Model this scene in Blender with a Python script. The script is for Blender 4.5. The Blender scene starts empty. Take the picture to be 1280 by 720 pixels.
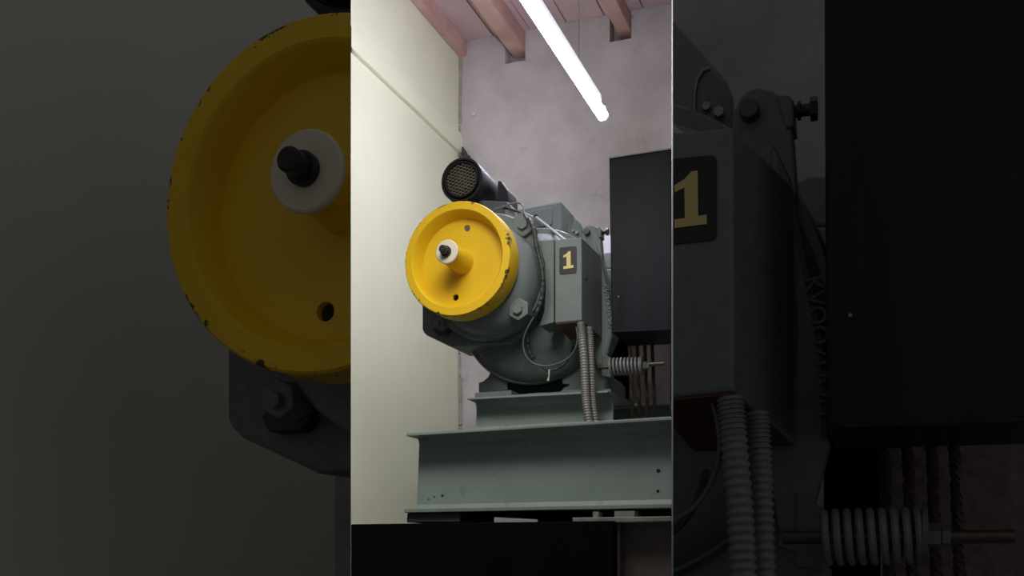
import bpy, bmesh, math, random
from mathutils import Vector, Matrix
random.seed(7)
C = bpy.context.scene.collection
PI = math.pi
CAMZ = 2.0; F = 1300.0; YAW = math.radians(20); HOR = 700.0

# ---------------------------------------------------------------- camera, world, lights, exposure
cd = bpy.data.cameras.new('camera'); cam = bpy.data.objects.new('camera', cd); C.objects.link(cam)
cam.location = (0, 0, CAMZ); cam.rotation_euler = (PI/2, 0, YAW)
cd.sensor_width = 36; cd.lens = F/1280*36; cd.shift_y = (HOR-360)/1280; cd.clip_start = .05; cd.clip_end = 200
bpy.context.scene.camera = cam
w = bpy.data.worlds.new('world'); bpy.context.scene.world = w; w.use_nodes = True
w.node_tree.nodes['Background'].inputs[0].default_value = (.95, .97, 1, 1)
w.node_tree.nodes['Background'].inputs[1].default_value = .10
vs = bpy.context.scene.view_settings
vs.view_transform = 'Standard'; vs.look = 'None'; vs.gamma = 1; vs.use_curve_mapping = False; vs.exposure = 0
TUBE_E = 58.0
# two added fill lights, no such lamps seen, brightening fronts and left wall
def area(name, loc, rot, sx, sy, e, col):
    l = bpy.data.lights.new(name, 'AREA'); l.shape = 'RECTANGLE'; l.size = sx; l.size_y = sy; l.energy = e; l.color = col
    o = bpy.data.objects.new(name, l); C.objects.link(o); o.location = loc; o.rotation_euler = rot; return o
fl_ = area('added_front_fill', (-1.3, 2.0, 5.1), (math.radians(42), 0, math.radians(6)), 1.5, .9, 4, (1, .98, .93))
fl_.data.spread = math.radians(110)
l2 = area('added_wall_fill', (-1.15, 2.6, 3.75), (0, 0, 0), .8, .5, 8, (1, .985, .94)); l2.data.spread = math.radians(105)
l2.rotation_euler = (Vector((-2.54, 4.8, 1.3))-Vector(l2.location)).to_track_quat('-Z', 'Y').to_euler()

# ---------------------------------------------------------------- materials
MATS = {}
def nt(name):
    m = bpy.data.materials.new(name); m.use_nodes = True
    t = m.node_tree; return m, t, t.nodes['Principled BSDF']
def simple(name, col, rough=.5, metal=0, spec=.5, var=.12, scale=6, bump=0, bscale=60, dirt=0):
    if name in MATS: return MATS[name]
    m, t, b = nt(name); N = t.nodes; L = t.links
    b.inputs['Metallic'].default_value = metal; b.inputs['Specular IOR Level'].default_value = spec
    tc = N.new('ShaderNodeTexCoord')
    n = N.new('ShaderNodeTexNoise'); n.inputs['Scale'].default_value = scale; n.inputs['Detail'].default_value = 6
    L.new(tc.outputs['Object'], n.inputs['Vector'])
    r = N.new('ShaderNodeValToRGB'); c = Vector(col)
    r.color_ramp.elements[0].position = .3; r.color_ramp.elements[1].position = .7
    r.color_ramp.elements[0].color = (*(c*(1-var)), 1); r.color_ramp.elements[1].color = (*(c*(1+var)), 1)
    L.new(n.outputs['Fac'], r.inputs['Fac']); out = r.outputs['Color']
    if dirt:
        n2 = N.new('ShaderNodeTexNoise'); n2.inputs['Scale'].default_value = scale*4; n2.inputs['Detail'].default_value = 8
        L.new(tc.outputs['Object'], n2.inputs['Vector'])
        r2 = N.new('ShaderNodeValToRGB'); r2.color_ramp.elements[0].position = .62; r2.color_ramp.elements[1].position = .72
        r2.color_ramp.elements[1].color = (dirt, dirt, dirt, 1); L.new(n2.outputs['Fac'], r2.inputs['Fac'])
        mx = N.new('ShaderNodeMix'); mx.data_type = 'RGBA'; L.new(r2.outputs['Color'], mx.inputs['Factor'])
        L.new(out, mx.inputs['A']); mx.inputs['B'].default_value = (*(c*.35), 1); out = mx.outputs['Result']
    L.new(out, b.inputs['Base Color'])
    rr = N.new('ShaderNodeMapRange'); rr.inputs['To Min'].default_value = max(0, rough-.08); rr.inputs['To Max'].default_value = min(1, rough+.08)
    L.new(n.outputs['Fac'], rr.inputs['Value']); L.new(rr.outputs['Result'], b.inputs['Roughness'])
    if bump:
        n3 = N.new('ShaderNodeTexNoise'); n3.inputs['Scale'].default_value = bscale; n3.inputs['Detail'].default_value = 4
        L.new(tc.outputs['Object'], n3.inputs['Vector'])
        bp = N.new('ShaderNodeBump'); bp.inputs['Strength'].default_value = bump; bp.inputs['Distance'].default_value = .02
        L.new(n3.outputs['Fac'], bp.inputs['Height']); L.new(bp.outputs['Normal'], b.inputs['Normal'])
    MATS[name] = m; return m

def concrete(name, col, s=1.0):
    m, t, b = nt(name); N = t.nodes; L = t.links; b.inputs['Roughness'].default_value = .92; b.inputs['Specular IOR Level'].default_value = .15
    tc = N.new('ShaderNodeTexCoord'); c = Vector(col)
    n = N.new('ShaderNodeTexNoise'); n.inputs['Scale'].default_value = 1.6*s; n.inputs['Detail'].default_value = 9; n.inputs['Roughness'].default_value = .62
    L.new(tc.outputs['Object'], n.inputs['Vector'])
    r = N.new('ShaderNodeValToRGB'); r.color_ramp.elements[0].position = .32; r.color_ramp.elements[1].position = .68
    r.color_ramp.elements[0].color = (*(c*.74), 1); r.color_ramp.elements[1].color = (*(c*1.15), 1); L.new(n.outputs['Fac'], r.inputs['Fac'])
    # patches of darker damp stains
    n2 = N.new('ShaderNodeTexNoise'); n2.inputs['Scale'].default_value = 4.5*s; n2.inputs['Detail'].default_value = 10; n2.inputs['Roughness'].default_value = .7
    L.new(tc.outputs['Object'], n2.inputs['Vector'])
    r2 = N.new('ShaderNodeValToRGB'); r2.color_ramp.elements[0].position = .58; r2.color_ramp.elements[1].position = .74; r2.color_ramp.elements[1].color = (.6,)*3+(1,)
    L.new(n2.outputs['Fac'], r2.inputs['Fac'])
    mx = N.new('ShaderNodeMix'); mx.data_type = 'RGBA'; L.new(r2.outputs['Color'], mx.inputs['Factor']); L.new(r.outputs['Color'], mx.inputs['A']); mx.inputs['B'].default_value = (*(c*.45), 1)
    # blow holes
    v = N.new('ShaderNodeTexVoronoi'); v.inputs['Scale'].default_value = 9*s; v.inputs['Randomness'].default_value = 1; L.new(tc.outputs['Object'], v.inputs['Vector'])
    n4 = N.new('ShaderNodeTexNoise'); n4.inputs['Scale'].default_value = 3*s; L.new(tc.outputs['Object'], n4.inputs['Vector'])
    sub = N.new('ShaderNodeMapRange'); sub.inputs['From Min'].default_value = .5; sub.inputs['From Max'].default_value = .75; sub.inputs['To Min'].default_value = 0; sub.inputs['To Max'].default_value = .16
    L.new(n4.outputs['Fac'], sub.inputs['Value'])
    lt = N.new('ShaderNodeMath'); lt.operation = 'LESS_THAN'; L.new(v.outputs['Distance'], lt.inputs[0]); L.new(sub.outputs['Result'], lt.inputs[1])
    ml = N.new('ShaderNodeMath'); ml.operation = 'MULTIPLY'; ml.inputs[1].default_value = .6; L.new(lt.outputs[0], ml.inputs[0])
    mx2 = N.new('ShaderNodeMix'); mx2.data_type = 'RGBA'; L.new(ml.outputs[0], mx2.inputs['Factor']); L.new(mx.outputs['Result'], mx2.inputs['A']); mx2.inputs['B'].default_value = (*(c*.4), 1)
    L.new(mx2.outputs['Result'], b.inputs['Base Color'])
    bp = N.new('ShaderNodeBump'); bp.inputs['Strength'].default_value = .25; bp.inputs['Distance'].default_value = .02; L.new(n2.outputs['Fac'], bp.inputs['Height']); L.new(bp.outputs['Normal'], b.inputs['Normal'])
    return m

def yellow(name, R):
    """enamel, black chips along the rim; object origin is the wheel centre, axis Y"""
    m, t, b = nt(name); N = t.nodes; L = t.links; b.inputs['Roughness'].default_value = .42; b.inputs['Specular IOR Level'].default_value = .35
    tc = N.new('ShaderNodeTexCoord'); sc = N.new('ShaderNodeVectorMath'); sc.operation = 'SCALE'; sc.inputs['Scale'].default_value = 1/R
    L.new(tc.outputs['Object'], sc.inputs[0])
    fl = N.new('ShaderNodeVectorMath'); fl.operation = 'MULTIPLY'; fl.inputs[1].default_value = (1, 0, 1); L.new(sc.outputs[0], fl.inputs[0])
    ln = N.new('ShaderNodeVectorMath'); ln.operation = 'LENGTH'; L.new(fl.outputs[0], ln.inputs[0])
    mr = N.new('ShaderNodeMapRange'); mr.inputs['From Min'].default_value = .90; mr.inputs['From Max'].default_value = 1.0; mr.inputs['To Min'].default_value = 0; mr.inputs['To Max'].default_value = .30
    L.new(ln.outputs['Value'], mr.inputs['Value'])
    n = N.new('ShaderNodeTexNoise'); n.inputs['Scale'].default_value = 15; n.inputs['Detail'].default_value = 7; n.inputs['Roughness'].default_value = .72; L.new(sc.outputs[0], n.inputs['Vector'])
    n0 = N.new('ShaderNodeTexNoise'); n0.inputs['Scale'].default_value = 2.2; L.new(sc.outputs[0], n0.inputs['Vector'])
    a0 = N.new('ShaderNodeMath'); a0.operation = 'MULTIPLY'; a0.inputs[1].default_value = .9; L.new(n0.outputs['Fac'], a0.inputs[0])
    a1 = N.new('ShaderNodeMath'); L.new(n.outputs['Fac'], a1.inputs[0]); L.new(a0.outputs[0], a1.inputs[1])
    a2 = N.new('ShaderNodeMath'); L.new(a1.outputs[0], a2.inputs[0]); L.new(mr.outputs['Result'], a2.inputs[1])
    sx = N.new('ShaderNodeSeparateXYZ'); L.new(sc.outputs[0], sx.inputs[0]); yy = N.new('ShaderNodeMath'); yy.operation = 'MULTIPLY'; yy.inputs[1].default_value = 1.1; L.new(sx.outputs['Y'], yy.inputs[0])
    a3 = N.new('ShaderNodeMath'); a3.operation = 'SUBTRACT'; L.new(a2.outputs[0], a3.inputs[0]); L.new(yy.outputs[0], a3.inputs[1]); a2 = a3
    g = N.new('ShaderNodeMapRange'); g.inputs['From Min'].default_value = 1.27; g.inputs['From Max'].default_value = 1.30; L.new(a2.outputs[0], g.inputs['Value'])
    n5 = N.new('ShaderNodeTexNoise'); n5.inputs['Scale'].default_value = 1.5; n5.inputs['Detail'].default_value = 5; L.new(sc.outputs[0], n5.inputs['Vector'])
    r = N.new('ShaderNodeValToRGB'); r.color_ramp.elements[0].color = (.66, .39, .009, 1); r.color_ramp.elements[1].color = (.78, .51, .016, 1); L.new(n5.outputs['Fac'], r.inputs['Fac'])
    mx = N.new('ShaderNodeMix'); mx.data_type = 'RGBA'; L.new(g.outputs['Result'], mx.inputs['Factor']); L.new(r.outputs['Color'], mx.inputs['A']); mx.inputs['B'].default_value = (.05, .035, .015, 1)
    L.new(mx.outputs['Result'], b.inputs['Base Color'])
    return m

def emission(name, col, e):
    m, t, b = nt(name); b.inputs['Base Color'].default_value = (.8, .8, .8, 1)
    b.inputs['Emission Color'].default_value = (*col, 1); b.inputs['Emission Strength'].default_value = e; return m

def cabinet_mat(name, s):
    m, t, b = nt(name); N = t.nodes; L = t.links; b.inputs['Specular IOR Level'].default_value = .12 if s == 1 else .25
    tc = N.new('ShaderNodeTexCoord'); mp = N.new('ShaderNodeMapping'); mp.inputs['Scale'].default_value = (9*s, 2*s, .7*s); L.new(tc.outputs['Object'], mp.inputs['Vector'])
    n = N.new('ShaderNodeTexNoise'); n.inputs['Scale'].default_value = 1.5; n.inputs['Detail'].default_value = 7; L.new(mp.outputs[0], n.inputs['Vector'])
    r = N.new('ShaderNodeValToRGB'); r.color_ramp.elements[0].position = .35; r.color_ramp.elements[1].position = .75
    r.color_ramp.elements[0].color = (.006, .007, .010, 1); r.color_ramp.elements[1].color = (.016, .018, .026, 1); L.new(n.outputs['Fac'], r.inputs['Fac']); L.new(r.outputs['Color'], b.inputs['Base Color'])
    rr = N.new('ShaderNodeMapRange'); rr.inputs['To Min'].default_value = .28; rr.inputs['To Max'].default_value = .5; L.new(n.outputs['Fac'], rr.inputs['Value']); L.new(rr.outputs['Result'], b.inputs['Roughness'])
    return m

# ---------------------------------------------------------------- object helpers
ORG = {}; CLIP = [False]   # CLIP: room pieces that meet the slanting added right-hand sheet are cut to butt against it
def empty(name, loc, label, cat, group=None):
    o = bpy.data.objects.new(name, None); C.objects.link(o); o.location = loc; ORG[o.name] = Vector(loc); o.empty_display_size = .1
    o['label'] = label; o['category'] = cat
    if group: o['group'] = group
    return o
def link(name, bm, mat, parent=None, origin=None, label=None, smooth=30, bevel=0, seg=2, kind=None):
    if isinstance(bm, bmesh.types.BMesh):
        bmesh.ops.remove_doubles(bm, verts=bm.verts, dist=1e-6)
        bmesh.ops.recalc_face_normals(bm, faces=bm.faces)
        if CLIP[0]:
            for v in bm.verts: v.co.x = min(v.co.x, v.co.y*r1-.0026*max(0, v.co.y-1.9)-.001)
        me = bpy.data.meshes.new(name); bm.to_mesh(me); bm.free()
    else: me = bm
    po = ORG[parent.name] if parent else Vector((0, 0, 0))
    if origin is None:
        origin = po if parent else Vector(min((v.co for v in me.vertices), key=lambda c: c.z))
    origin = Vector(origin); me.transform(Matrix.Translation(-origin))
    if smooth:
        me.shade_smooth(); me.set_sharp_from_angle(angle=math.radians(smooth))
    me.materials.clear(); me.materials.append(mat)
    o = bpy.data.objects.new(name, me); C.objects.link(o); o.parent = parent; o.location = origin-po; ORG[o.name] = origin
    if bevel:
        md = o.modifiers.new('bevel', 'BEVEL'); md.width = bevel; md.segments = seg; md.limit_method = 'ANGLE'; md.angle_limit = math.radians(40); md.harden_normals = False
    if label: o['label'] = label
    if kind: o['kind'] = kind
    return o
def tag(o, label, cat, group=None):
    o['label'] = label; o['category'] = cat
    if group: o['group'] = group
    return o
def struct(o): o['kind'] = 'structure'; return o

def add_prism(bm, pts, vec):
    """polygon of world points extruded by vec"""
    vec = Vector(vec); a = [bm.verts.new(p) for p in pts]; b = [bm.verts.new(Vector(p)+vec) for p in pts]; n = len(a)
    bm.faces.new(a); bm.faces.new(b[::-1])
    for i in range(n): bm.faces.new([a[i], b[i], b[(i+1) % n], a[(i+1) % n]])
def add_loft(bm, A, B):
    a = [bm.verts.new(p) for p in A]; b = [bm.verts.new(p) for p in B]; n = len(a)
    bm.faces.new(a); bm.faces.new(b[::-1])
    for i in range(n): bm.faces.new([a[i], b[i], b[(i+1) % n], a[(i+1) % n]])
def add_box(bm, x0, x1, y0, y1, z0, z1):
    add_prism(bm, [(x0, y0, z0), (x1, y0, z0), (x1, y0, z1), (x0, y0, z1)], (0, y1-y0, 0))
def add_lathe(bm, c, axis, prof, n=64):
    """prof = [(t along axis, radius)], closed if ends at radius 0"""
    axis = Vector(axis).normalized(); u = axis.orthogonal().normalized()
    if abs(axis.y) > .9: u = Vector((0, 0, 1)); u = (u-axis*u.dot(axis)).normalized()
    v = axis.cross(u); rings = []
    for t, r in prof:
        p = Vector(c)+axis*t
        rings.append([bm.verts.new(p)] if r < 1e-9 else [bm.verts.new(p+(u*math.cos(2*PI*k/n)+v*math.sin(2*PI*k/n))*r) for k in range(n)])
    for a, b in zip(rings, rings[1:]):
        for k in range(n):
            k2 = (k+1) % n
            f = [a[0], b[k], b[k2]] if len(a) == 1 else ([a[k], b[0], a[k2]] if len(b) == 1 else [a[k], b[k], b[k2], a[k2]])
            if len(a) == 1 and len(b) == 1: continue
            bm.faces.new(f)
def add_cyl(bm, c, axis, t0, t1, r, n=32, ch=0):
    if ch: add_lathe(bm, c, axis, [(t0, 0), (t0, r-ch), (t0+ch, r), (t1-ch, r), (t1, r-ch), (t1, 0)], n)
    else: add_lathe(bm, c, axis, [(t0, 0), (t0, r), (t1, r), (t1, 0)], n)
def smooth_path(pts, k=8):
    pts = [Vector(p) for p in pts]; q = [2*pts[0]-pts[1]]+pts+[2*pts[-1]-pts[-2]]; out = []
    for i in range(1, len(q)-2):
        p0, p1, p2, p3 = q[i-1:i+3]
        for j in range(k):
            t = j/k
            out.append(.5*((2*p1)+(p2-p0)*t+(2*p0-5*p1+4*p2-p3)*t*t+(3*p1-p0-3*p2+p3)*t**3))
    out.append(pts[-1]); return out
def add_tube(bm, pts, r, n=10, radii=None):
    pts = [Vector(p) for p in pts]; u = None; rings = []
    for i, p in enumerate(pts):
        d = (pts[min(i+1, len(pts)-1)]-pts[max(i-1, 0)]).normalized()
        if u is None: u = d.orthogonal().normalized()
        u = (u-d*u.dot(d)).normalized(); v = d.cross(u); rr = radii[i] if radii else r
        rings.append([bm.verts.new(p+(u*math.cos(2*PI*k/n)+v*math.sin(2*PI*k/n))*rr) for k in range(n)])
    for a, b in zip(rings, rings[1:]):
        for k in range(n): bm.faces.new([a[k], b[k], b[(k+1) % n], a[(k+1) % n]])
    bm.faces.new(rings[0][::-1]); bm.faces.new(rings[-1])
def NB(): return bmesh.new()

class View:
    """turns photo measurements into points on real planes y = const; the second, larger machine uses its own magnification and distance"""
    def __init__(s, k, Y0, sY): s.k, s.Y0, s.sY = k, Y0, sY
    def Y(s, y): return s.Y0+(y-3.78)*s.sY
    def P(s, x, y, Y, raw=False):
        if s.k != 1: x, y = 640+(x-640)*s.k, 360+(y-360)*s.k
        Y = Y if raw else s.Y(Y)
        th = math.atan((x-640)/F)-YAW; X = Y*math.tan(th); d = -X*math.sin(YAW)*1.0+Y*math.cos(YAW)
        return Vector((X, Y, CAMZ+(HOR-y)/F*d))
    def pl(s, pts, Y, raw=False): return [s.P(x, y, Y, raw) for x, y in pts]
    def px(s, x, y, Y):
        """world size of one photo pixel, measured upwards"""
        return (s.P(x, y-1, Y)-s.P(x, y, Y)).z
    def trace(s, x, y, Y, x2):
        """plane distance at which the edge running back from (x,y) reaches column x2 (as a mapped depth, raw metres)"""
        X = s.P(x, y, Y).x; q = 640+(x2-640)*s.k
        return X/math.tan(math.atan((q-640)/F)-YAW)
S = View(1, 3.78, 1); G = View(1280/404, 9.0, 7.5)
def prism(bm, V, pts, Y, Y2=None, x2=None):
    y0 = V.Y(Y); a = V.pl(pts, Y)
    y1 = V.Y(Y2) if Y2 is not None else x2
    add_prism(bm, a, (0, y1-y0, 0))

M = dict(
 green=simple('machine_green_enamel', (.150, .178, .164), .42, var=.10, scale=5, bump=.05, bscale=40),
 gdark=simple('oily_green_casting', (.125, .155, .14), .5, var=.18, scale=7, bump=.15, bscale=50, dirt=.5),
 girder=simple('girder_green_paint', (.22, .265, .24), .5, var=.10, scale=4, bump=.05, bscale=30, dirt=.35),
 steel=simple('dull_steel', (.28, .28, .27), .4, metal=.7, var=.15),
 dsteel=simple('oily_dark_steel', (.05, .05, .05), .45, metal=.5, var=.2),
 black=simple('black_plastic', (.012, .012, .015), .40, spec=.35, var=.2),
 rust=simple('rusty_red_primer', (.11, .045, .03), .7, var=.3, scale=12),
 nylon=simple('cream_nylon', (.62, .56, .42), .5, var=.04),
 pinm=simple('grey_pin', (.09, .10, .10), .45, metal=.3, var=.2),
 gold=simple('gold_digit', (.75, .58, .22), .4, var=.03),
 plaque=simple('black_plaque', (.012, .011, .010), .4, var=.1),
 bolt=simple('blackened_bolt', (.02, .017, .017), .45, metal=.3, var=.2),
 conduit=simple('grey_flexible_conduit', (.22, .215, .19), .5, metal=.2, var=.12, scale=20),
 cable=simple('dark_cable_sheath', (.035, .037, .036), .55, var=.2),
 gcable=simple('grey_cable_sheath', (.12, .135, .125), .5, var=.1),
 tie=simple('pale_plastic_tie', (.55, .55, .48), .5, var=.05),
 rope=simple('greased_wire_rope', (.075, .055, .040), .6, metal=.2, var=.3, scale=40),
 brown=simple('brown_stained_render', (.20, .150, .135), .85, var=.35, scale=5, bump=.3, bscale=25),
 mesh=simple('brass_grille_wire', (.24, .22, .15), .45, metal=.4, var=.1),
 white=simple('white_sheet', (.78, .78, .80), .6, var=.02),
 cab=cabinet_mat('black_gloss_enamel', 1), cabg=cabinet_mat('black_gloss_enamel_large', .14),
 cream=simple('cream_wall_paint', (.80, .82, .60), .75, spec=.25, var=.03, scale=1.5, bump=.06, bscale=12),
 creamdim=simple('pale_plaster', (.74, .72, .62), .85, spec=.1, var=.03, scale=.3),
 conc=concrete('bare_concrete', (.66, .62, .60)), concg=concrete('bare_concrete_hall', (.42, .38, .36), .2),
 wood=simple('pink_stained_timber', (.58, .37, .32), .8, spec=.1, var=.2, scale=4, bump=.2, bscale=20),
 board=simple('pink_ceiling_board', (.62, .47, .47), .85, spec=.1, var=.12, scale=3),
 floor=simple('grey_floor_screed', (.50, .49, .46), .8, var=.2, scale=2),
 blackbox=simple('matt_black_steel', (.003, .004, .0045), .8, spec=.05, var=.2),
 steelbrown=simple('brown_primed_steel', (.10, .078, .070), .6, var=.2, scale=6, dirt=.3),
 edge=simple('bare_steel_edge', (.26, .25, .22), .5, var=.25, scale=15, dirt=.5),
 hallfloor=simple('dark_hall_floor', (.30, .29, .28), .9, var=.2, scale=.6),
)

# ---------------------------------------------------------------- the lit room
ray = lambda px: math.tan(math.atan((px-640)/F)-YAW)
XL = ray(574)*6.0; BY = 6.0
r0, r1 = ray(438.6), ray(841.4)
CZ = 5.235
yf = XL/r0
# wall_left: its free front end is cut back at a slant
bm = NB(); t = .05
add_prism(bm, [(XL, yf, 1.0), (XL, BY+.12, 1.0), (XL-t, BY+.12, 1.0), (XL-t, (XL-t)/r0, 1.0)], (0, 0, CZ+.1-1.0))
wl = struct(link('wall_left', bm, M['cream'], origin=(XL, 5.3, 1), smooth=0))
bm = NB()   # ledge along the left wall
for (z0, z1, dx) in ((0, .105, .028), (.105, .13, .018)):
    zt = S.P(575, 193, BY).z
    a = [(XL-.002, BY, zt+z0), (XL+dx, BY, zt+z0), (XL+dx, BY, zt+z1), (XL-.002, BY, zt+z1)]
    b = [(p[0], min(p[0], XL+dx)/r0+.004, p[2]) for p in a]
    add_loft(bm, b, a)
struct(link('trim_1', bm, M['cream'], bevel=.006, smooth=0))
# wall_back with pockets for the joists
bm = NB(); xr = BY*r1
pockets = [((631, 57), (656.5, 75.5)), ((762, 8), (789, 48))]
xs = [XL-.04]; rects = []
for (a, b) in pockets:
    p, q = S.P(a[0], a[1], BY), S.P(b[0], b[1], BY); rects.append((p.x, q.x, q.z, max(p.z, CZ-.02)))
add_box(bm, XL-.04, rects[0][0], BY, BY+.15, 1, CZ+.1)
add_box(bm, rects[0][1], rects[1][0], BY, BY+.15, 1, CZ+.1)
add_prism(bm, [(rects[1][1], BY, 1), (xr, BY, 1), ((BY+.15)*r1, BY+.15, 1), (rects[1][1], BY+.15, 1)], (0, 0, CZ-.9))
for (x0, x1, z0, z1) in rects:
    add_box(bm, x0, x1, BY, BY+.15, 1, z0); add_box(bm, x0, x1, BY+.11, BY+.15, z0, CZ+.1)
wb = struct(link('wall_back', bm, M['conc'], origin=(-2, 6, 1), smooth=0))
# crumbled mortar line in the corner
bm = NB(); random.seed(3)
z = 1.2
while z < 5.1:
    h = random.uniform(.05, .16)
    add_box(bm, XL-.005, XL+random.uniform(.010, .022), BY-random.uniform(.008, .02), BY+.01, z, z+h); z += h+random.uniform(.0, .02)
struct(link('trim_2', bm, simple('crumbling_pale_mortar', (.46, .42, .38), .9, var=.3, scale=12, bump=.3), smooth=0))
# added_wall_right: thin sheet added to keep tube light off the giant machine
bm = NB(); th = .010
add_prism(bm, [(3.2*r1, 3.2, 1.0), (6.15*r1, 6.15, 1.0), (6.15*r1-th, 6.15, 1.0), (3.2*r1-.001, 3.2, 1.0)], (0, 0, CZ-.9))
struct(link('added_wall_right', bm, simple('grey_shield_sheet', (.38, .38, .36), .8, var=.05), origin=(-.8, 4, 1), smooth=0))
# ceiling: boards laid over joists
ce = NB(); foot = [(XL, 1.9), (1.9*r1, 1.9), ((BY+.15)*r1, BY+.15), (XL, BY+.15)]
add_prism(ce, [(x, y, CZ+.025) for x, y in foot], (0, 0, .10))
ceil = struct(link('ceiling', ce, M['board'], origin=(-1.8, 4, CZ), smooth=0))
xb = XL
n = 0
while xb < -1.2:
    bw = .235; x1 = min(xb+bw-.006, (BY)*r1-.002)
    bm = NB(); add_box(bm, xb+.001, x1, 1.95, BY-.003, CZ, CZ+.024+.002*(n % 2)); link('ceiling_board', bm, M['board'], parent=ceil, smooth=0, bevel=.003)
    xb += bw; n += 1
JZ = 5.14
for (pa, pb) in ((574.3, 583.5), (636, 656), (771, 788)):
    xa, xc = BY*ray(pa), BY*ray(pb)
    if pa == 574.3: xa = XL+.002
    bm = NB(); add_box(bm, xa, xc, 1.95, BY+.10 if pa > 600 else BY-.003, JZ-.015*(pa > 600), CZ-.001)
    link('joist', bm, M['wood'], parent=ceil, smooth=0, bevel=.004)
# platform floor
bm = NB(); add_prism(bm, [(XL, 2.0, 0), (1.9*r1, 2.0, 0), ((BY+.12)*r1-.01, BY+.12, 0), (XL-.04, BY+.12, 0)], (0, 0, 1.0))
struct(link('floor', bm, M['floor'], origin=(-1.8, 4, 0), smooth=0))

# ---------------------------------------------------------------- the dim outer hall
HY = 20.0; HX = (lambda q: HY*math.tan(math.atan((q-640)/F)-YAW))(419)
bm = NB(); add_box(bm, HX-.3, HX, 2, HY+.3, 0, 14.6); struct(link('wall_left', bm, M['creamdim'], origin=(HX, 9, 0), smooth=0))
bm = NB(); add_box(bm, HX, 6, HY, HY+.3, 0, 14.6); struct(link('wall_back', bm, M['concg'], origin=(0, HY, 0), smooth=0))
bm = NB(); add_box(bm, HX-.3, 8, -3, HY+.3, -.3, 0); struct(link('floor', bm, M['hallfloor'], origin=(0, 5, 0), smooth=0))

# ---------------------------------------------------------------- the lift machine
def hexa(bm, V, cx, cy, Y, t0, t1, r, n=6):
    """polygonal prism about the Y axis; r in photo pixels, t0..t1 metres (room scale)"""
    k = V.px(cx, cy, Y); kk = V.sY
    add_lathe(bm, V.P(cx, cy, Y), (0, 1, 0), [(t0*kk, 0), (t0*kk, r*k), (t1*kk, r*k), (t1*kk, 0)], n)

def boolean_cut(me, cutter_bm):
    a = bpy.data.objects.new('t', me); C.objects.link(a)
    cm = bpy.data.meshes.new('c'); cutter_bm.to_mesh(cm); cutter_bm.free(); b = bpy.data.objects.new('c', cm); C.objects.link(b)
    md = a.modifiers.new('b', 'BOOLEAN'); md.operation = 'DIFFERENCE'; md.object = b; md.solver = 'EXACT'
    dg = bpy.context.evaluated_depsgraph_get(); out = bpy.data.meshes.new_from_object(a.evaluated_get(dg))
    bpy.data.objects.remove(a); bpy.data.objects.remove(b); return out

def text_mesh(body, size, depth, bold=0):
    cu = bpy.data.curves.new('t', 'FONT'); cu.body = body; cu.size = size; cu.extrude = depth; cu.align_x = 'CENTER'; cu.align_y = 'CENTER'; cu.offset = bold
    o = bpy.data.objects.new('t', cu); C.objects.link(o); dg = bpy.context.evaluated_depsgraph_get()
    me = bpy.data.meshes.new_from_object(o.evaluated_get(dg)); bpy.data.objects.remove(o); return me

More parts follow.
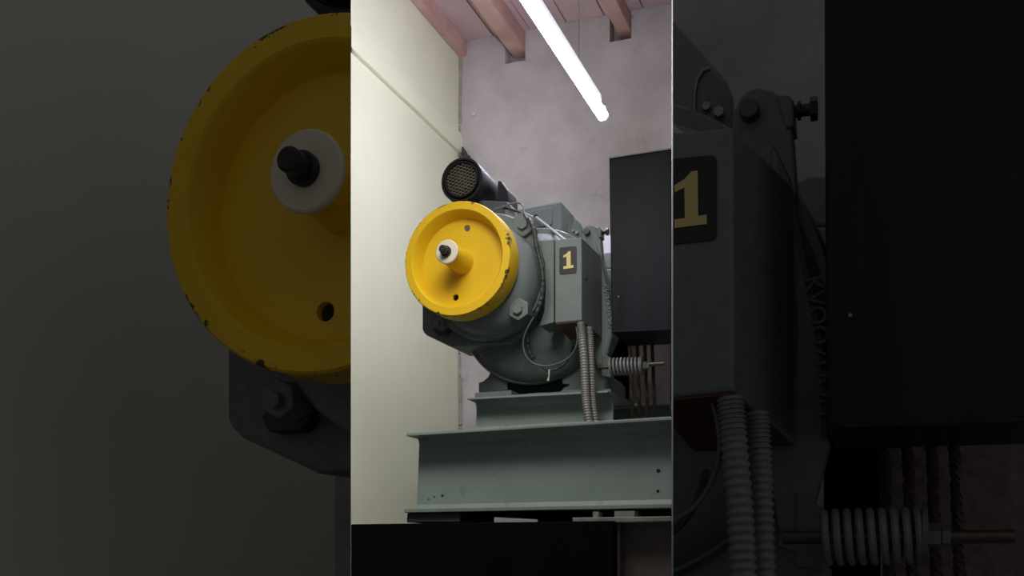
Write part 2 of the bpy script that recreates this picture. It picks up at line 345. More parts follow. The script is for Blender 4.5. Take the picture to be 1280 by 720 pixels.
def machine(V, big):
    z = V.sY
    base = V.P(668, 490, 4.3)
    R = empty('lift_machine', base,
      'giant grey-green lift machine in shadow, its huge yellow flywheel cut off by the lit strip' if big else
      'grey-green geared lift machine with yellow flywheel, brightly lit, on the riveted green girder'.replace('riveted ', ''), 'lift machine')
    g, gd = M['green'], M['gdark']
    L = lambda name, bm, mat, **k: link(name, bm, mat, parent=k.pop('parent', R), **k)
    # flywheel
    cx, cy, Yw = (570.5, 323, 3.78) if not big else (561.8, 322.8, 3.78)
    c = V.P(cx, cy, Yw); k = V.px(cx, cy, Yw); r = 71.8*k*(.99 if big else 1)
    q = (V.trace(cx, cy, Yw, cx+12.5)-c.y)      # rim depth
    rec = q*.62
    bm = NB(); add_lathe(bm, c, (0, 1, 0), [(rec, 0), (rec, r*.765), (rec*.85, r*.785), (rec*.10, r*.835), (0, r*.86), (0, r*.985), (q*.06, r), (q*.95, r), (q, r*.985), (q, r*.8), (rec*1.25, r*.76), (rec*1.25, 0)], 128)
    bmesh.ops.recalc_face_normals(bm, faces=bm.faces); me = bpy.data.meshes.new('w'); bm.to_mesh(me); bm.free()
    cut = NB(); cd_ = V.P(cx, cy, Yw); cd_.y += rec
    for (hx, hz) in ((.085, .60), (-.135, -.60)):
        add_cyl(cut, (c.x+(hx+.08*big)*r, c.y, c.z+hz*r), (0, 1, 0), rec*.7, rec*1.6, r*.058, 24)
    bmesh.ops.recalc_face_normals(cut, faces=cut.faces)
    me = boolean_cut(me, cut)
    fw = L('flywheel', me, yellow('yellow_enamel_large' if big else 'yellow_enamel', r), origin=c, smooth=32, label='yellow spoked-less disc flywheel with chipped rim'.replace('spoked-less ', ''))
    hc = c+(V.P(cx+6, cy-3, Yw)-c if big else Vector((0, 0, 0)))
    tip = -.105*r/.2263*(.80 if not big else .42)
    bm = NB(); add_lathe(bm, hc, (0, 1, 0), [(rec+.001*z, 0), (rec+.001*z, r*.215), (rec*.9, r*.20), (tip, r*.185), (tip, 0)], 48)
    L('hub', bm, M.setdefault('ylw', simple('yellow_hub_enamel', (.72, .45, .013), .45, var=.08)), parent=fw, smooth=35)
    bm = NB(); add_cyl(bm, hc, (0, 1, 0), tip-.013*z, tip, r*(.205 if not big else .222), 48, ch=.003*z)
    L('washer', bm, M['nylon'], parent=fw, smooth=35, label='cream nylon washer')
    bm = NB(); add_cyl(bm, hc, (0, 1, 0), tip-.026*z, tip-.012*z, r*.092, 20, ch=.002*z); add_cyl(bm, hc, (0, 1, 0), tip-.055*z, tip-.02*z, r*.068, 20, ch=.003*z)
    L('shaft_bolt', bm, M['bolt'], parent=fw, smooth=35, label='black shaft end bolt')
    # shaft to the case
    bm = NB(); add_cyl(bm, c, (0, 1, 0), rec*1.2, V.Y(4.0)-c.y, r*.25, 32); L('shaft', bm, M['dsteel'])
    # bell housing
    def disc(name, prof, cx, cy, Y, mat, n=96, **kw):
        bm = NB(); cc = V.P(cx, cy, Y); kk = V.px(cx, cy, Y)
        add_lathe(bm, cc, (0, 1, 0), [(t*z, rr*kk) for t, rr in prof], n); return L(name, bm, mat, smooth=30, **kw)
    disc('bell_housing', [(-.03, 0), (-.03, 40), (0, 58), (.03, 66), (.07, 69), (.10, 71), (.10, 0)], 603, 346, 3.92, g)
    disc('bell_flange', [(0, 0), (0, 77), (.006, 79), (.05, 79), (.05, 0)], 607, 345, 4.0, g)
    for (lx, ly, lr) in ((655, 281, 16), (649, 387, 14.5), (549, 404, 8)):
        bm = NB(); ly_ = 3.925 if ly > 386 and lx > 600 else 3.99; hexa(bm, V, lx, ly, ly_, -.012, .05, lr); lug = L('lug', bm, g, smooth=0, bevel=.004*z)
        bm = NB(); hexa(bm, V, lx, ly+1, ly_, -.028, -.010, lr*.45); L('bolt_head', bm, g, parent=lug, smooth=0, bevel=.002*z)
    # gear case cover at lower left
    bm = NB(); prism(bm, V, [(527.5, 330), (527.5, 411), (529, 415), (533, 419), (563, 433), (640, 430), (668, 400), (668, 300), (640, 285), (560, 285)], 4.07, 4.30)
    L('gear_cover', bm, gd, smooth=0, bevel=.008*z)
    bm = NB(); prism(bm, V, [(541, 411), (545, 405), (556, 403), (560, 411), (556, 416), (544, 417)], 4.03, 4.07); L('drain_lever', bm, M['dsteel'], smooth=0, bevel=.003*z, label='dark oily drain lever')
    # main gear case
    disc('gear_case', [(-.07, 0), (-.07, 60), (-.05, 80), (-.015, 91), (.02, 94.5), (.25, 95), (.30, 85), (.30, 0)], 668, 385, 4.2, gd if not big else g)
    disc('case_rim', [(0, 84), (-.012, 86), (-.012, 96.5), (0, 98), (.02, 98), (.02, 84)], 666.5, 383.5, 4.215, g)
    # side flank with raised cast letters
    bm = NB(); prism(bm, V, [(742, 300), (750, 316), (756, 345), (762, 372), (765.5, 395), (765, 420), (760, 440), (755, 458), (745, 458), (735, 400)], 4.16, 4.24)
    fl = L('case_flank', bm, g, smooth=0, bevel=.012*z)
    tm = text_mesh('NODZOOVK'[::-1], 1, .05, .01)
    a = V.P(759.5 if not big else 761.5, 383, 4.16); kx = V.px(760, 383, 4.16); sz = 6.3*kx*(1 if not big else 1)
    tm.transform(Matrix.Translation(a+Vector((0, -.002*z, 0))) @ Matrix.Rotation(math.radians(-6), 4, 'Y') @ Matrix.Rotation(PI/2, 4, 'X') @ Matrix.Rotation(-PI/2, 4, 'Z') @ Matrix.Scale(sz*1.5, 4))
    L('cast_lettering', tm, g, parent=fl, smooth=0, label='raised cast lettering running down the flank')
    # terminal box
    bm = NB(); prism(bm, V, [(673, 302), (676, 300.5), (692.3, 299), (692.3, 403), (674, 408), (680, 390), (682, 360), (681, 330)], 3.97, 4.1); L('side_plate', bm, g, smooth=0, bevel=.003*z)
    xb = V.Y(4.14)
    bm = NB(); add_loft(bm, V.pl([(693.6, 299.5), (727, 296.5), (727.3, 400.5), (693.6, 404)], 3.9), V.pl([(712, 324), (751.2, 320), (751.6, 421.5), (712, 424)], 4.14))
    tb = L('terminal_box', bm, g, smooth=0, bevel=.004*z)
    bm = NB(); e = .004*z; a = V.pl([(695, 404.2), (726.8, 401)], 3.9)+V.pl([(750.6, 421.5), (712.5, 424.2)], 4.14)
    add_prism(bm, [p+Vector((0, (e, e, -e, -e)[i], 0)) for i, p in enumerate(a)], (0, 0, -.0025*z))
    L('box_underside', bm, M['rust'], parent=tb, smooth=0, label='rusty red underside')
    bm = NB(); rr = []
    x0, x1, y0, y1 = 699.2, 720.6, 309.5, 343.0
    def rounded(x0, x1, y0, y1, rad, sk=0, n=5):
        out = []
        for (cx_, cy_, a0) in ((x1-rad, y0+rad, -90), (x1-rad, y1-rad, 0), (x0+rad, y1-rad, 90), (x0+rad, y0+rad, 180)):
            for i in range(n+1):
                an = math.radians(a0+90*i/n); px_ = cx_+rad*math.cos(an); out.append((px_, cy_+rad*math.sin(an)-sk*(px_-x0)))
        return out
    prism(bm, V, rounded(x0, x1, y0, y1, 2.4, .10 if not big else .10), 3.897, 3.9005)
    pq = L('number_plaque', bm, M['plaque'], parent=tb, smooth=0, label='black plaque with a gold figure 1')
    bm = NB(); d1 = [(704.0, 319.5), (708, 317.0), (710.8, 314.0), (713.2, 313.7), (713.4, 331.6), (716.7, 331.0), (716.9, 334.7), (704.2, 336.3), (704.1, 332.9), (708.2, 332.4), (708.0, 320.3), (704.2, 322.2)]
    prism(bm, V, d1, 3.8955, 3.8975)
    L('digit', bm, M['gold'], parent=tb, smooth=0, label='gold figure 1 on the plaque')
    bm = NB(); kk = V.px(727, 350, 3.9)
    a = V.P(729, 347.5, 3.9); add_cyl(bm, (V.P(727, 347, 3.9).x, V.Y(3.9)+.05*z*(1 if not big else 2.2), V.P(727, 345, 3.9).z-.0), (1, 0, 0), -.002*z, .008*z, 1.7*kk, 12)
    L('screw', bm, M['bolt'], parent=tb, smooth=0)
    # hinge bracket
    bm = NB(); prism(bm, V, [(726, 300), (727.5, 290), (730, 284.5), (734, 281.3), (738, 280.8), (743, 282.2), (747, 285), (749, 290), (751, 300), (752.5, 322), (748, 330), (730, 330)], 4.17, 4.21)
    hb = L('hinge_bracket', bm, g, smooth=0, bevel=.004*z)
    bm = NB(); hexa(bm, V, 733.7, 290, 4.16, -.012, .012, 3.9, 20); L('pivot_pin', bm, M['pinm'], parent=hb, smooth=0, bevel=.002*z)
    bm = NB(); kk = V.px(750, 291, 4.19)
    p = V.P(747, 291, 4.19); e = V.P(760.5, 291, 4.19).x
    add_cyl(bm, p, (1, 0, 0), 0, e-p.x, 2.4*kk, 16); add_cyl(bm, p, (1, 0, 0), 0, (e-p.x)*.32, 4.3*kk, 6); add_cyl(bm, p, (1, 0, 0), (e-p.x)*.80, e-p.x, 4.6*kk, 6); add_cyl(bm, p, (1, 0, 0), (e-p.x)*.42, (e-p.x)*.52, 3.6*kk, 16)
    L('adjusting_bolt', bm, M['dsteel'], smooth=35, label='dark adjusting bolt with nuts')
    bm = NB(); prism(bm, V, [(744, 284), (749, 283.5), (751, 286), (751.5, 296), (748, 297)], 4.165, 4.22); L('bolt_boss', bm, g, smooth=0, bevel=.003*z)
    # upright rounded plate
    bm = NB(); prism(bm, V, [(711.6, 299), (711.8, 284), (712.8, 278), (715, 274), (718, 272.8), (721.5, 274.5), (725, 279), (727, 284), (727.5, 299)], 4.25, 4.27)
    up = L('brake_plate', bm, gd, smooth=0, bevel=.004*z)
    bm = NB(); add_tube(bm, [V.P(x, y, 4.248) for x, y in ((711.9, 298), (712, 284), (713, 278), (715.2, 274.3), (718, 273.2))], .8*V.px(715, 280, 4.25), 8); L('plate_highlight', bm, M['steel'], parent=up, smooth=50, label='painted highlight along the plate edge')  # thin pale tube stands in for light catching the plate edge
    bm = NB(); hexa(bm, V, 717, 289, 4.25, -.01, .004, 1.7); L('plate_bolt', bm, M['steel'], parent=up, smooth=0)
    bm = NB(); hexa(bm, V, 722, 291.5, 4.25, -.014, .004, 2.1); L('plate_bolt', bm, M['steel'], parent=up, smooth=0)
    # upper gearbox
    bm = NB(); add_loft(bm, V.pl([(636, 263.5), (701.5, 251), (702, 320), (636, 330)], 4.4), V.pl([(664, 289), (726, 278.5), (726.5, 340), (664, 350)], 4.66)); ug = L('upper_gearbox', bm, g, smooth=0, bevel=.008*z)
    bm = NB(); prism(bm, V, [(652, 266), (687.5, 258.7), (689.5, 260), (690, 279), (688, 281.5), (652, 288)], 4.392, 4.4); L('inspection_cover', bm, g, parent=ug, smooth=0, bevel=.003*z)
    for (bx, by) in ((682, 291), (678, 288.5), (688, 290.5), (669, 289.5), (684, 287.5), (668, 280)):
        bm = NB(); hexa(bm, V, bx, by, 4.4, -.012, .002, 1.4); L('cover_bolt', bm, M['steel'], parent=ug, smooth=0)
    bm = NB(); hexa(bm, V, 670, 271.5, 4.39, -.004, .004, 3.2, 20); L('gland', bm, M['bolt'], parent=ug, smooth=0)
    kk = V.px(690, 290, 4.2)
    bm = NB(); add_tube(bm, [V.P(670.5, 272, 4.38), V.P(707, 301, 4.06)], 1.9*kk, 12); L('brake_rod', bm, M.setdefault('rod', simple('pale_green_rod', (.30, .34, .31), .4, var=.05)), smooth=40, label='pale green slanting rod')
    # blower motor on top
    mY = 4.02; cx, cy, rp = 577, 224.5, 28.3
    c = V.P(cx, cy, mY); kk = V.px(cx, cy, mY); rr = rp*kk; ln = V.trace(603, cy, mY, 626.5)-c.y
    bm = NB(); add_lathe(bm, c, (0, 1, 0), [(.015*z, 0), (.012*z, rr*.84), (0, rr*.88), (0, rr*.97), (.006*z, rr), (ln*.45, rr), (ln*.46, rr*.97), (ln, rr*.97), (ln, 0)], 96)
    bl = L('blower_motor', bm, M['black'], smooth=30, label='black cylindrical blower motor with wire mesh front')
    bm = NB(); add_lathe(bm, c, (0, 1, 0), [(-.006*z, rr*.74), (-.006*z, rr*.79), (.014*z, rr*.80), (.014*z, rr*.73), (-.006*z, rr*.74)], 64); L('grille_ring', bm, M['black'], parent=bl, smooth=35)
    bm = NB(); ca = rr*.70; st = rr*.13
    for s_, an in ((1, 33), (-1, -22)):
        dr = Vector((math.cos(math.radians(an)), 0, math.sin(math.radians(an)))); nr = Vector((-dr.z, 0, dr.x))
        for i in range(-5, 6):
            o_ = i*st; h = ca*ca-o_*o_
            if h <= 0: continue
            h = math.sqrt(h); cc = c+nr*o_+Vector((0, .002*z*s_, 0)); add_tube(bm, [cc-dr*h, cc+dr*h], rr*.013, 5)
    L('grille_mesh', bm, M['mesh'], parent=bl, smooth=0, kind='stuff', label='diamond wire mesh')
    bm = NB(); add_cyl(bm, c, (0, 1, 0), .010*z, .0135*z, rr*.35, 24); L('fan_hub', bm, M['dsteel'], parent=bl)
    a = V.P(623.5, 226, 4.14); b = V.P(636.5, 256, 4.14)
    bm = NB(); prism(bm, V, [(622, 226), (626.5, 226), (634.5, 238), (636.5, 247), (636.5, 257), (622, 257)], 4.13, 4.24); L('motor_terminal_box', bm, M['black'], parent=bl, smooth=0, bevel=.004*z)
    bm = NB(); prism(bm, V, [(598, 250), (634, 252), (641, 260), (641, 282), (600, 280)], 4.08, 4.35); L('motor_bracket', bm, M.setdefault('dk', simple('dark_green_bracket', (.06, .075, .07), .5, var=.15)), smooth=0, bevel=.004*z)
    bm = NB(); prism(bm, V, [(631, 262), (644, 263), (646, 285), (630, 283)], 4.05, 4.08); L('pale_tab', bm, M['steel'], smooth=0, bevel=.002*z)
    # main motor behind the cabinet
    bm = NB(); c2 = V.P(789, 368, 4.55); k2 = V.px(800, 372, 4.55)
    add_lathe(bm, c2, (0, 1, 0), [(0, 0), (0, 36*k2), (.02*z, 38*k2), (.16*z, 38*k2), (.16*z, 0)], 64); mm = L('main_motor', bm, g, smooth=30)
    bm = NB(); prism(bm, V, [(752, 318), (757, 315.5), (768, 315), (768, 335), (753, 336)], 4.5, 4.62); prism(bm, V, [(754, 336), (768, 335.5), (768, 352), (757, 353)], 4.48, 4.62); L('motor_lid', bm, M.setdefault('pale', simple('pale_green_motor', (.22, .26, .24), .5, var=.1)), parent=mm, smooth=0, bevel=.006*z)
    bm = NB(); add_tube(bm, [V.P(700, 345, 4.7), V.P(775, 350, 4.7)], 30*k2, 24); L('shaft', bm, M['dsteel'], smooth=30)
    # pedestal and feet
    yb = V.Y(4.42)
    bm = NB(); prism(bm, V, [(592, 428), (600, 442), (611, 456), (613.5, 464), (610, 471.5), (604, 476.5), (598.5, 478.5), (598.5, 490.3), (639, 487), (639, 486), (634, 485.5), (633.5, 470), (640, 440)], 4.23, 4.5); L('foot', bm, gd if not big else g, smooth=0, bevel=.004*z)
    bm = NB(); prism(bm, V, [(700, 440), (701, 475), (703, 480.5), (709, 480.3), (701, 484), (701, 489), (752, 486.8), (762.5, 487), (762.5, 472), (757, 466), (751, 463.5), (746, 462), (744, 440)], 4.23, 4.5); L('foot', bm, g, smooth=0, bevel=.004*z)
    bm = NB(); prism(bm, V, [(640, 440), (640, 480), (700, 476), (700, 440)], 4.35, 4.5); L('case_bottom', bm, gd, smooth=0)
    bm = NB(); prism(bm, V, [(593.5, 491.5), (639, 487.5), (639, 494), (640, 494), (700, 490), (701, 484), (762, 482), (764, 490), (593.5, 499)] if False else [(593.5, 491), (639, 487.6), (639, 493.5), (701, 489.5), (701, 488), (763, 486), (763.5, 491), (593.5, 499.6)], 4.06, 4.52); L('sole_plate', bm, g, smooth=0, bevel=.002*z)
    bm = NB(); prism(bm, V, [(634, 486), (639, 478), (702, 474), (703, 480), (711, 480.3), (703, 484), (702, 489), (639, 493)], 4.222, 4.2295); L('slot_shade', bm, M['blackbox'], smooth=0)  # black sheet stands in for the darkness inside the slot
    # brake spring on the right
    sY_ = 4.06; kk = V.px(780, 458, sY_)
    p0 = V.P(762, 458.5, sY_); p1 = V.P(803, 457.5, sY_); n = 9; pts = []
    for i in range(n*20+1):
        t_ = i/(n*20); an = 2*PI*n*t_; pts.append(p0.lerp(p1, t_)+Vector((0, math.cos(an), math.sin(an)))*10.0*kk)
    bm = NB(); add_tube(bm, pts, 1.55*kk, 8); sp = L('brake_spring', bm, M.setdefault('spg', simple('grey_painted_spring', (.20, .22, .21), .4, var=.1)), smooth=40, label='grey coiled brake spring')
    bm = NB(); add_cyl(bm, p0, (1, 0, 0), -15*kk, 70*kk, 2.7*kk, 14); L('spring_rod', bm, M.setdefault('rodb', simple('brown_greased_rod', (.12, .10, .075), .4, metal=.5, var=.2)), parent=sp, smooth=40)
    bm = NB(); add_cyl(bm, p1, (1, 0, 0), -1.2*kk, .8*kk, 12*kk, 24); L('spring_washer', bm, M['gcable'], parent=sp, smooth=40)
    bm = NB(); add_cyl(bm, p1, (1, 0, 0), 1*kk, 5.5*kk, 4.8*kk, 6); add_cyl(bm, p1, (1, 0, 0), 6*kk, 9*kk, 4.4*kk, 6); L('lock_nut', bm, M['steel'], parent=sp, smooth=20)
    bm = NB(); prism(bm, V, [(752, 440), (763, 447), (763.5, 472), (752, 470)], 4.14, 4.2); L('brake_arm', bm, gd, smooth=0, bevel=.003*z)
    return R

CLIP[0] = True
mach = machine(S, False)

def conduits(V, big):
    for j, (pts, rp, lb) in enumerate((([(726.5, 403), (728, 420), (730.5, 450), (732, 480), (733.5, 505), (737.5, 534)], 5.6, 'left'),
                        ([(736.5, 409), (737.5, 425), (738.5, 450), (739.5, 480), (741, 505), (745.5, 534)], 5.0, 'right'))):
        Y = (3.915, 3.955)[j]
        k = V.px(730, 470, Y); path = smooth_path([V.P(x+(0 if j else -.5), y, Y) for x, y in pts], 34); out = []; rad = []
        for i, p in enumerate(path):
            out.append(p); rad.append(rp*k*(1.0 if (i//2) % 2 else .86))
        top = (not big)
        bm = NB(); add_tube(bm, out, 0, 14, rad)
        o = link('flexible_conduit', bm, M['conduit'], smooth=50)
        tag(o, ('dim oversized' if big else 'lit grey')+f' ribbed flexible conduit under the terminal box, the {lb} one of two', 'conduit', 'dim ribbed conduits' if big else 'ribbed conduits under the terminal box')
def cables(V, big):
    g1 = 'dim machine' if big else 'lit machine'
    k = V.px(680, 350, 3.9)
    pts = [(625, 257), (640, 262), (655, 268), (663, 277), (668, 290), (671, 310), (675, 325), (678.5, 345), (678, 365), (675, 380), (669, 395), (662, 410), (660, 425), (662, 440), (670, 452), (680, 460), (687, 463), (696, 461), (706, 454), (713, 444), (717, 432)]
    Ys = [4.1, 4.03, 3.98, 3.93, 3.91, 3.90, 3.90, 3.90, 3.90, 3.90, 3.91, 4.0, 4.03, 4.05, 4.05, 4.04, 4.03, 4.04, 4.06, 4.06, 4.05]
    path = smooth_path([V.P(x, y, Y) for (x, y), Y in zip(pts, Ys)], 8)
    random.seed(5); rad = [k*2.9*random.uniform(.65, 1.25) if 20 < i < 110 else k*1.6*random.uniform(.85, 1.1) for i in range(len(path))]
    bm = NB(); add_tube(bm, path, 0, 8, rad); o = link('cable_bundle', bm, M['cable'], smooth=60)
    tag(o, f'lumpy dark taped cable bundle running down the bell housing of the {g1}', 'cable')
    pts = [(617, 262), (628, 259), (640, 254.5), (649, 254), (654, 258), (656, 268), (665, 282), (670, 300), (676, 330), (680.5, 350), (679, 370), (673, 388), (664, 402), (656, 418), (654, 432), (658, 446), (667, 454), (682, 457.5), (697, 454.5), (711, 447), (719, 436), (722, 424), (721, 412), (719, 405)]
    Ys = [4.0]*4+[3.98, 3.96, 3.92, 3.91, 3.905, 3.905, 3.905, 3.905, 3.91, 3.93, 3.95, 3.96, 3.97, 3.97, 3.96, 3.95, 3.94, 3.93, 3.93, 3.93]
    bm = NB(); add_tube(bm, smooth_path([V.P(x, y, Y) for (x, y), Y in zip(pts, Ys)], 8), 1.15*k, 8)
    o = link('thin_cable', bm, M['gcable'], smooth=60); tag(o, f'thin grey cable hanging in a loop below the terminal box of the {g1}', 'cable')
    bm = NB(); add_tube(bm, [V.P(686.5, 462, 4.02), V.P(686.2, 470, 4.015), V.P(685, 476, 4.01)], 1.1*k, 6, [1.0*k, 1.0*k, 1.5*k])
    o = link('cable_tie', bm, M['tie']); tag(o, f'pale plastic tie tail hanging from the cable loop of the {g1}', 'cable tie')

def cabinet(V, big):
    xr_, xl = (839.3, 761.3) if not big else (868, 763)
    Y = 3.98
    def fr(x0, x1, dy=0): return [(x0, 197.3-(x0-761)*.152+dy), (x1, 197.3-(x1-761)*.152+dy)]
    top = fr(xl, xr_); R = empty('black_cabinet', V.P(800, 414, Y+.1), 'huge black steel cabinet filling the dim right edge of the picture' if big else 'tall black gloss cabinet hanging beside the lit lift machine', 'cabinet')
    m = M['cabg'] if big else M['cab']
    bm = NB()
    if not big:
        prism(bm, V, [top[0], top[1], (840.3, 411.5), (764.5, 415.5)], Y, Y+.28)
    else:
        bl, br = (764.0, 415.2), (868, 411.5); prism(bm, V, [top[0], top[1], br, bl], Y, Y+.28)
    link('cabinet_body', bm, m, parent=R, smooth=0, bevel=.004*V.sY)
    bm = NB(); prism(bm, V, [(xl-.2, top[0][1]-1.0), (xr_, top[1][1]-1.0), (xr_, top[1][1]+.6), (xl-.2, top[0][1]+.6)], Y-.006, Y+.28)
    link('top_lip', bm, M['edge'], parent=R, smooth=0, label='bare steel top lip')
    bm = NB(); xe = xr_; prism(bm, V, [(765, 413.8), (xe, 409.8), (xe, 412.3), (765, 415.8)], Y-.006, Y+.02); link('bottom_lip', bm, m, parent=R, smooth=0, bevel=.002*V.sY)
    k = V.px(770, 370, Y); bm = NB(); hexa(bm, V, 773.5, 371, Y, -.005, .003, .8); link('rivet', bm, M['steel'], parent=R, smooth=0)
    # hanging strut that carries the cabinet from the added right-hand sheet / hall
    return R
conduits(S, False); cables(S, False); cabinet(S, False)

def ropes(V, big):
    k = V.px(800, 450, 4.3)
    for i, (xt, xb_) in enumerate(((785.5, 792), (795, 800.5), (804.5, 810), (813.5, 819.5))):
        pts = [V.P(xt+(xb_-xt)*t_/10, 395+14.2*t_, 4.3) for t_ in range(11)]
        pts[0].z += 0
        bm = NB()
        for s_ in range(3):
            q = []
            for j in range(61):
                t_ = j/60; p = pts[0].lerp(pts[-1], t_); an = 2*PI*(t_*14+s_/3); q.append(p+Vector((math.cos(an), math.sin(an), 0))*1.3*k)
            add_tube(bm, q, 1.45*k, 5)
        o = link('wire_rope', bm, M['rope'], smooth=60)
        nm = ('leftmost', 'second from the left', 'third from the left', 'rightmost')[i]
        tag(o, ('dim giant' if big else 'brown greased')+f' steel hoist rope below the black cabinet, {nm} of four', 'rope', 'dim hoist ropes' if big else 'hoist ropes below the cabinet')
ropes(S, False)

# brown casing behind the ropes, low steel beam under it
def rear_panel(V, big):
    xe = 860 if big else 838
    bm = NB(); prism(bm, V, [(786, 414), (xe, 414), (xe, 502), (786, 506)], 4.62, 4.80); o = link('rope_casing', bm, M['brown'])
    tag(o, 'giant brown casing in the dim lower right corner' if big else 'brown stained casing behind the four hoist ropes', 'casing')
    bm = NB(); prism(bm, V, [(763, 410), (785, 410), (785, 506), (763, 506)], 4.60, 4.82); o = link('dark_shroud', bm, M['blackbox'])
    tag(o, 'unlit black shroud behind the large dim spring' if big else 'black shroud behind the coil spring of the lit machine', 'shroud')
rear_panel(S, False)
bm = NB(); prism(bm, S, [(764, 509), (837.5, 504), (837.5, 526), (764, 528)], 4.5, 4.66); prism(bm, S, [(760, 506.5), (837.5, 501.5), (837.5, 504.5), (760, 509.5)], 4.42, 4.7)
o = link('cross_beam', bm, M['girder']); tag(o, 'low dark green cross beam behind the lower ends of the ropes', 'beam')
# white panel seen past the machine
for V, big in ((S, False), (G, True)):
    bm = NB(); prism(bm, V, [(748, 294.5), (772, 293), (772, 345), (750, 345)], 4.98, 5.995 if not big else 5.24); o = link('white_panel', bm, M['white'])
    tag(o, 'dim white panel between the giant machine and the huge black cabinet' if big else 'small white panel glimpsed left of the hanging black cabinet', 'panel')

# ---------------------------------------------------------------- sub-base beam and girder
def zline(pa, pb, Y, Xv):
    A, B = S.P(*pa, Y), S.P(*pb, Y); return A.z+(B.z-A.z)*(Xv-A.x)/(B.x-A.x)
def ibeam(name, label, Yf, tl, tr, th_, bl=None, br=None, th2=5, xw=None, mat=None, hw=.11, xend=None):
    """I-section along X. tl/tr: pixels of the front top edge of the top flange; bl/br of the front bottom edge of the bottom flange"""
    R = empty(name, S.P((tl[0]+tr[0])/2, bl[1], Yf)+Vector((0, hw, 0)), label, 'beam')
    A, B = S.P(*tl, Yf), S.P(*tr, Yf); C_, D = S.P(*bl, Yf), S.P(*br, Yf)
    k = S.px(tl[0], tl[1], Yf); h = th_*k; h2 = th2*k
    bm = NB(); add_prism(bm, [A, B, B-Vector((0, 0, h)), A-Vector((0, 0, h))], (0, 2*hw, 0)); link('top_flange', bm, mat, parent=R, smooth=0, bevel=.0025)
    bm = NB(); add_prism(bm, [C_, D, D+Vector((0, 0, h2)), C_+Vector((0, 0, h2))], (0, 2*hw, 0)); link('bottom_flange', bm, mat, parent=R, smooth=0, bevel=.0025)
    bm = NB(); yw = Yf+hw-.008; e = .001
    a, b = A.x+.004, B.x-.004; c_, d_ = (C_.x+.004 if name == 'steel_girder' else a), D.x-.004
    V4 = [Vector((a, yw, A.z-h+e)), Vector((b, yw, B.z-h+e)), Vector((d_, yw, D.z+h2-e)), Vector((c_, yw, C_.z+h2-e))]
    # fillets at top and bottom
    add_prism(bm, V4, (0, .016, 0))
    for (p, q, s_) in ((V4[0], V4[1], -1), (V4[3], V4[2], 1)):
        add_prism(bm, [p, p+Vector((0, -.022, 0)), p+Vector((0, -.008, s_*.006)), p+Vector((0, 0, s_*.022))], q-p)
    web = link('web', bm, mat, parent=R, smooth=0)
    return R, web, yw
sb, _, _ = ibeam('base_beam', 'short green steel beam directly under the lit machine, on the long girder', 3.98, (584, 497.2), (760, 488.2), 2.6, (598, 539), (760, 531), 3, mat=M['girder'], hw=.10)
gi, web, yw = ibeam('steel_girder', 'long green painted I-section girder carrying the lit machine', 3.58, (508, 541.3), (841, 520.5), 4, (505, 641), (841, 634.8), 5, mat=M['girder'], hw=.115)
bm = NB(); k = S.px(820, 590, 3.69)
for (x, y, r_) in ((823, 588.5, 2.6), (822.5, 614, 2.1), (553, 619.5, 1.8), (543, 621, 1), (536, 624, 1)):
    p = S.P(x, y, yw, raw=True); bm = NB(); add_cyl(bm, p, (0, 1, 0), -.0008, .004, r_*k, 16)
    link('bolt_hole', bm, M['bolt'], parent=gi)

# packers, cross I-beam, black plinth below the girder
bm = NB(); prism(bm, S, [(509, 641.6), (575, 640.5), (575, 652.6), (508, 652.8)], 3.60, 3.74); o = link('packer', bm, simple('dark_grey_packer', (.055, .055, .052), .6, var=.2), bevel=.003); tag(o, 'dark grey steel packer under the left end of the girder', 'packer')
for pts, lb in (([(575, 641), (606, 640), (606, 652.6), (575, 652.6)], 'black packer under the girder, between the grey packer and the bright gap'),
                ([(672, 640), (716, 639.5), (716, 652.6), (672, 652.6)], 'black packer under the girder, right of the bright gap'),
                ([(606.4, 640.3), (671.6, 640), (671.6, 648.6), (606.4, 645.2)], 'thin black wedge under the girder over the bright gap'),
                ([(716.5, 638), (840, 636), (840, 645.5), (716.5, 647)], 'black strip standing in for the dark gap above the cross beam flange')):  # last piece is a black backing that gives the gap its shade
    bm = NB(); prism(bm, S, pts, 3.70, 3.80); o = link('packer', bm, M['blackbox']); tag(o, lb, 'packer')
bm = NB(); prism(bm, S, [(741, 639.5), (748, 639.4), (748, 646.3), (741, 646.4)], 3.56, 3.62); o = link('packer', bm, M['edge']); tag(o, 'tiny bright shim standing on the left part of the cross beam flange', 'shim')
bm = NB(); prism(bm, S, [(768, 638.8), (793, 638.4), (793, 645.8), (768, 646)], 3.56, 3.68); o = link('packer', bm, M['edge']); tag(o, 'wide grey shim between girder and cross beam flange', 'shim')
R = empty('cross_girder', S.P(780, 690, 3.5)+Vector((0, .3, 0)), 'brown end-on I-beam crossing below the right end of the green girder', 'beam')
R.location.z = 1.0; ORG[R.name] = Vector(R.location)
bm = NB(); prism(bm, S, [(715, 647), (840.5, 645.2), (840.5, 651.5), (760, 653.5), (716, 653)], 3.5, 4.3); link('top_flange', bm, M['edge'], parent=R, smooth=0, bevel=.003, label='scuffed bare steel flange')
a = S.P(768, 653, 3.52); b = S.P(774.5, 653, 3.52)
bm = NB(); add_box(bm, a.x, b.x, 3.52, 4.28, 1.0, a.z); link('web', bm, M['steelbrown'], parent=R, smooth=0, bevel=.002)
bm = NB(); a = S.P(776, 652, 3.58); b = S.P(839.5, 652, 3.58); add_box(bm, a.x, b.x, 3.58, 4.2, 1.0, a.z); link('stiffener', bm, M['steelbrown'], parent=R, smooth=0, bevel=.002)
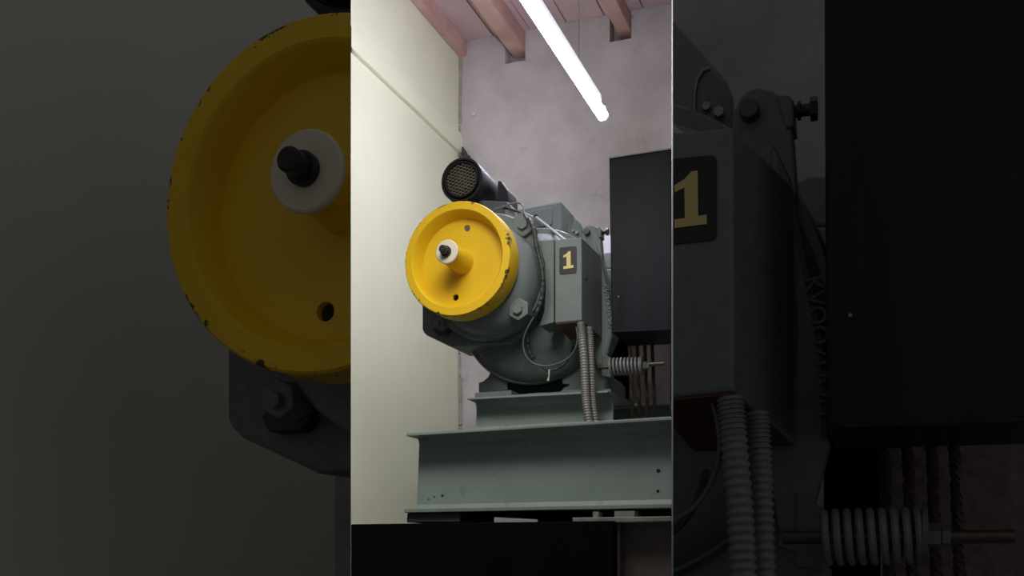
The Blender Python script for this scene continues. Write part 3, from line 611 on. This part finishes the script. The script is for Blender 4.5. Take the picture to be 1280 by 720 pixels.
# plinth (cut off slantwise on its free left end)
bm = NB(); y0, y1 = 3.46, 3.95; zt = S.P(600, 653.2, y0).z
xe = S.P(766, 660, y0).x
add_prism(bm, [(y0*r0+.001, y0, 1.0), (xe, y0, 1.0), (xe, y1, 1.0), (y1*r0+.001, y1, 1.0)], (0, 0, zt-1.0))
o = link('black_plinth', bm, M['blackbox'], smooth=0, bevel=.003); tag(o, 'low matt black steel plinth under the girder along the bottom', 'plinth')

# ---------------------------------------------------------------- small wall things
bm = NB(); p = S.P(581, 197, 5.97); k = S.px(581, 190, 5.97)
add_tube(bm, [p+Vector((0, .03, -2*k)), p+Vector((-.003, 0, 6*k)), p+Vector((-.012, -.01, 13*k))], 0, 8, [5*k, 3.5*k, .8*k]); add_tube(bm, [p+Vector((-3*k, .02, -1*k)), p+Vector((6*k, .01, 1*k))], 2*k, 6)
o = link('pipe_stub', bm, simple('dirty_stub', (.08, .07, .065), .8, var=.3)); tag(o, 'small dark broken pipe stub in the wall corner above the blower', 'pipe stub')
bm = NB(); p = S.P(593, 143, 5.995); add_cyl(bm, p, (0, 1, 0), -.012, .01, 2.4*S.px(593, 143, 6), 12); o = link('wall_plug', bm, M['white']); tag(o, 'tiny white plug in the concrete wall left of the lamp', 'wall plug')
bm = NB(); a = S.P(840.5, 20, 5.9)

# ---------------------------------------------------------------- fluorescent lamp
A = S.P(754.5, 146, 5.2); Xt, Zt = A.x, A.z
R = empty('fluorescent_lamp', (Xt, 4.5, CZ-.01), 'glowing fluorescent tube lamp slanting across the top of the picture', 'lamp')
tube_m = emission('lit_tube', (.83, .82, 1.0), TUBE_E)
bm = NB(); add_lathe(bm, (Xt, 3.5, Zt), (0, 1, 0), [(0, 0), (0, .027), (1.68, .027), (1.68, 0)], 20); link('tube', bm, tube_m, parent=R, smooth=40, label='glowing white tube')
bm = NB(); add_lathe(bm, (Xt, 5.18, Zt), (0, 1, 0), [(0, 0), (0, .028), (.02, .028), (.025, .02), (.025, 0)], 20); link('end_cap', bm, M['white'], parent=R, smooth=40)
bm = NB(); add_lathe(bm, (Xt, 3.47, Zt), (0, 1, 0), [(0, 0), (0, .028), (.03, .028), (.03, 0)], 20); link('end_cap', bm, M['white'], parent=R, smooth=40)
bm = NB(); add_box(bm, Xt-.016, Xt+.016, 3.48, 5.10, Zt+.035, Zt+.07); link('batten', bm, M['white'], parent=R, smooth=0, bevel=.004)
for y in (3.475, 5.185):
    bm = NB(); add_box(bm, Xt-.012, Xt+.012, y, y+.025, Zt+.02, Zt+.05); link('lamp_holder', bm, M['white'], parent=R, smooth=0)
for y in (3.7, 4.75):
    bm = NB(); add_tube(bm, [(Xt, y, Zt+.07), (Xt, y, CZ+.001)], .0025, 6); link('suspension_rod', bm, M['steel'], parent=R)

# ---------------------------------------------------------------- the giant machine in the dim hall
CLIP[0] = False
big = machine(G, True)
conduits(G, True); cables(G, True); cabinet(G, True); ropes(G, True); rear_panel(G, True)
a, b = G.P(594, 495, 4.08), G.P(763, 495, 4.08)
bm = NB(); add_box(bm, a.x, b.x, a.y, G.Y(4.44), 0, a.z-.02)
o = link('machine_plinth', bm, M['concg'], smooth=0, bevel=.03); tag(o, 'concrete plinth under the giant dim machine, hidden behind the lit room', 'plinth')
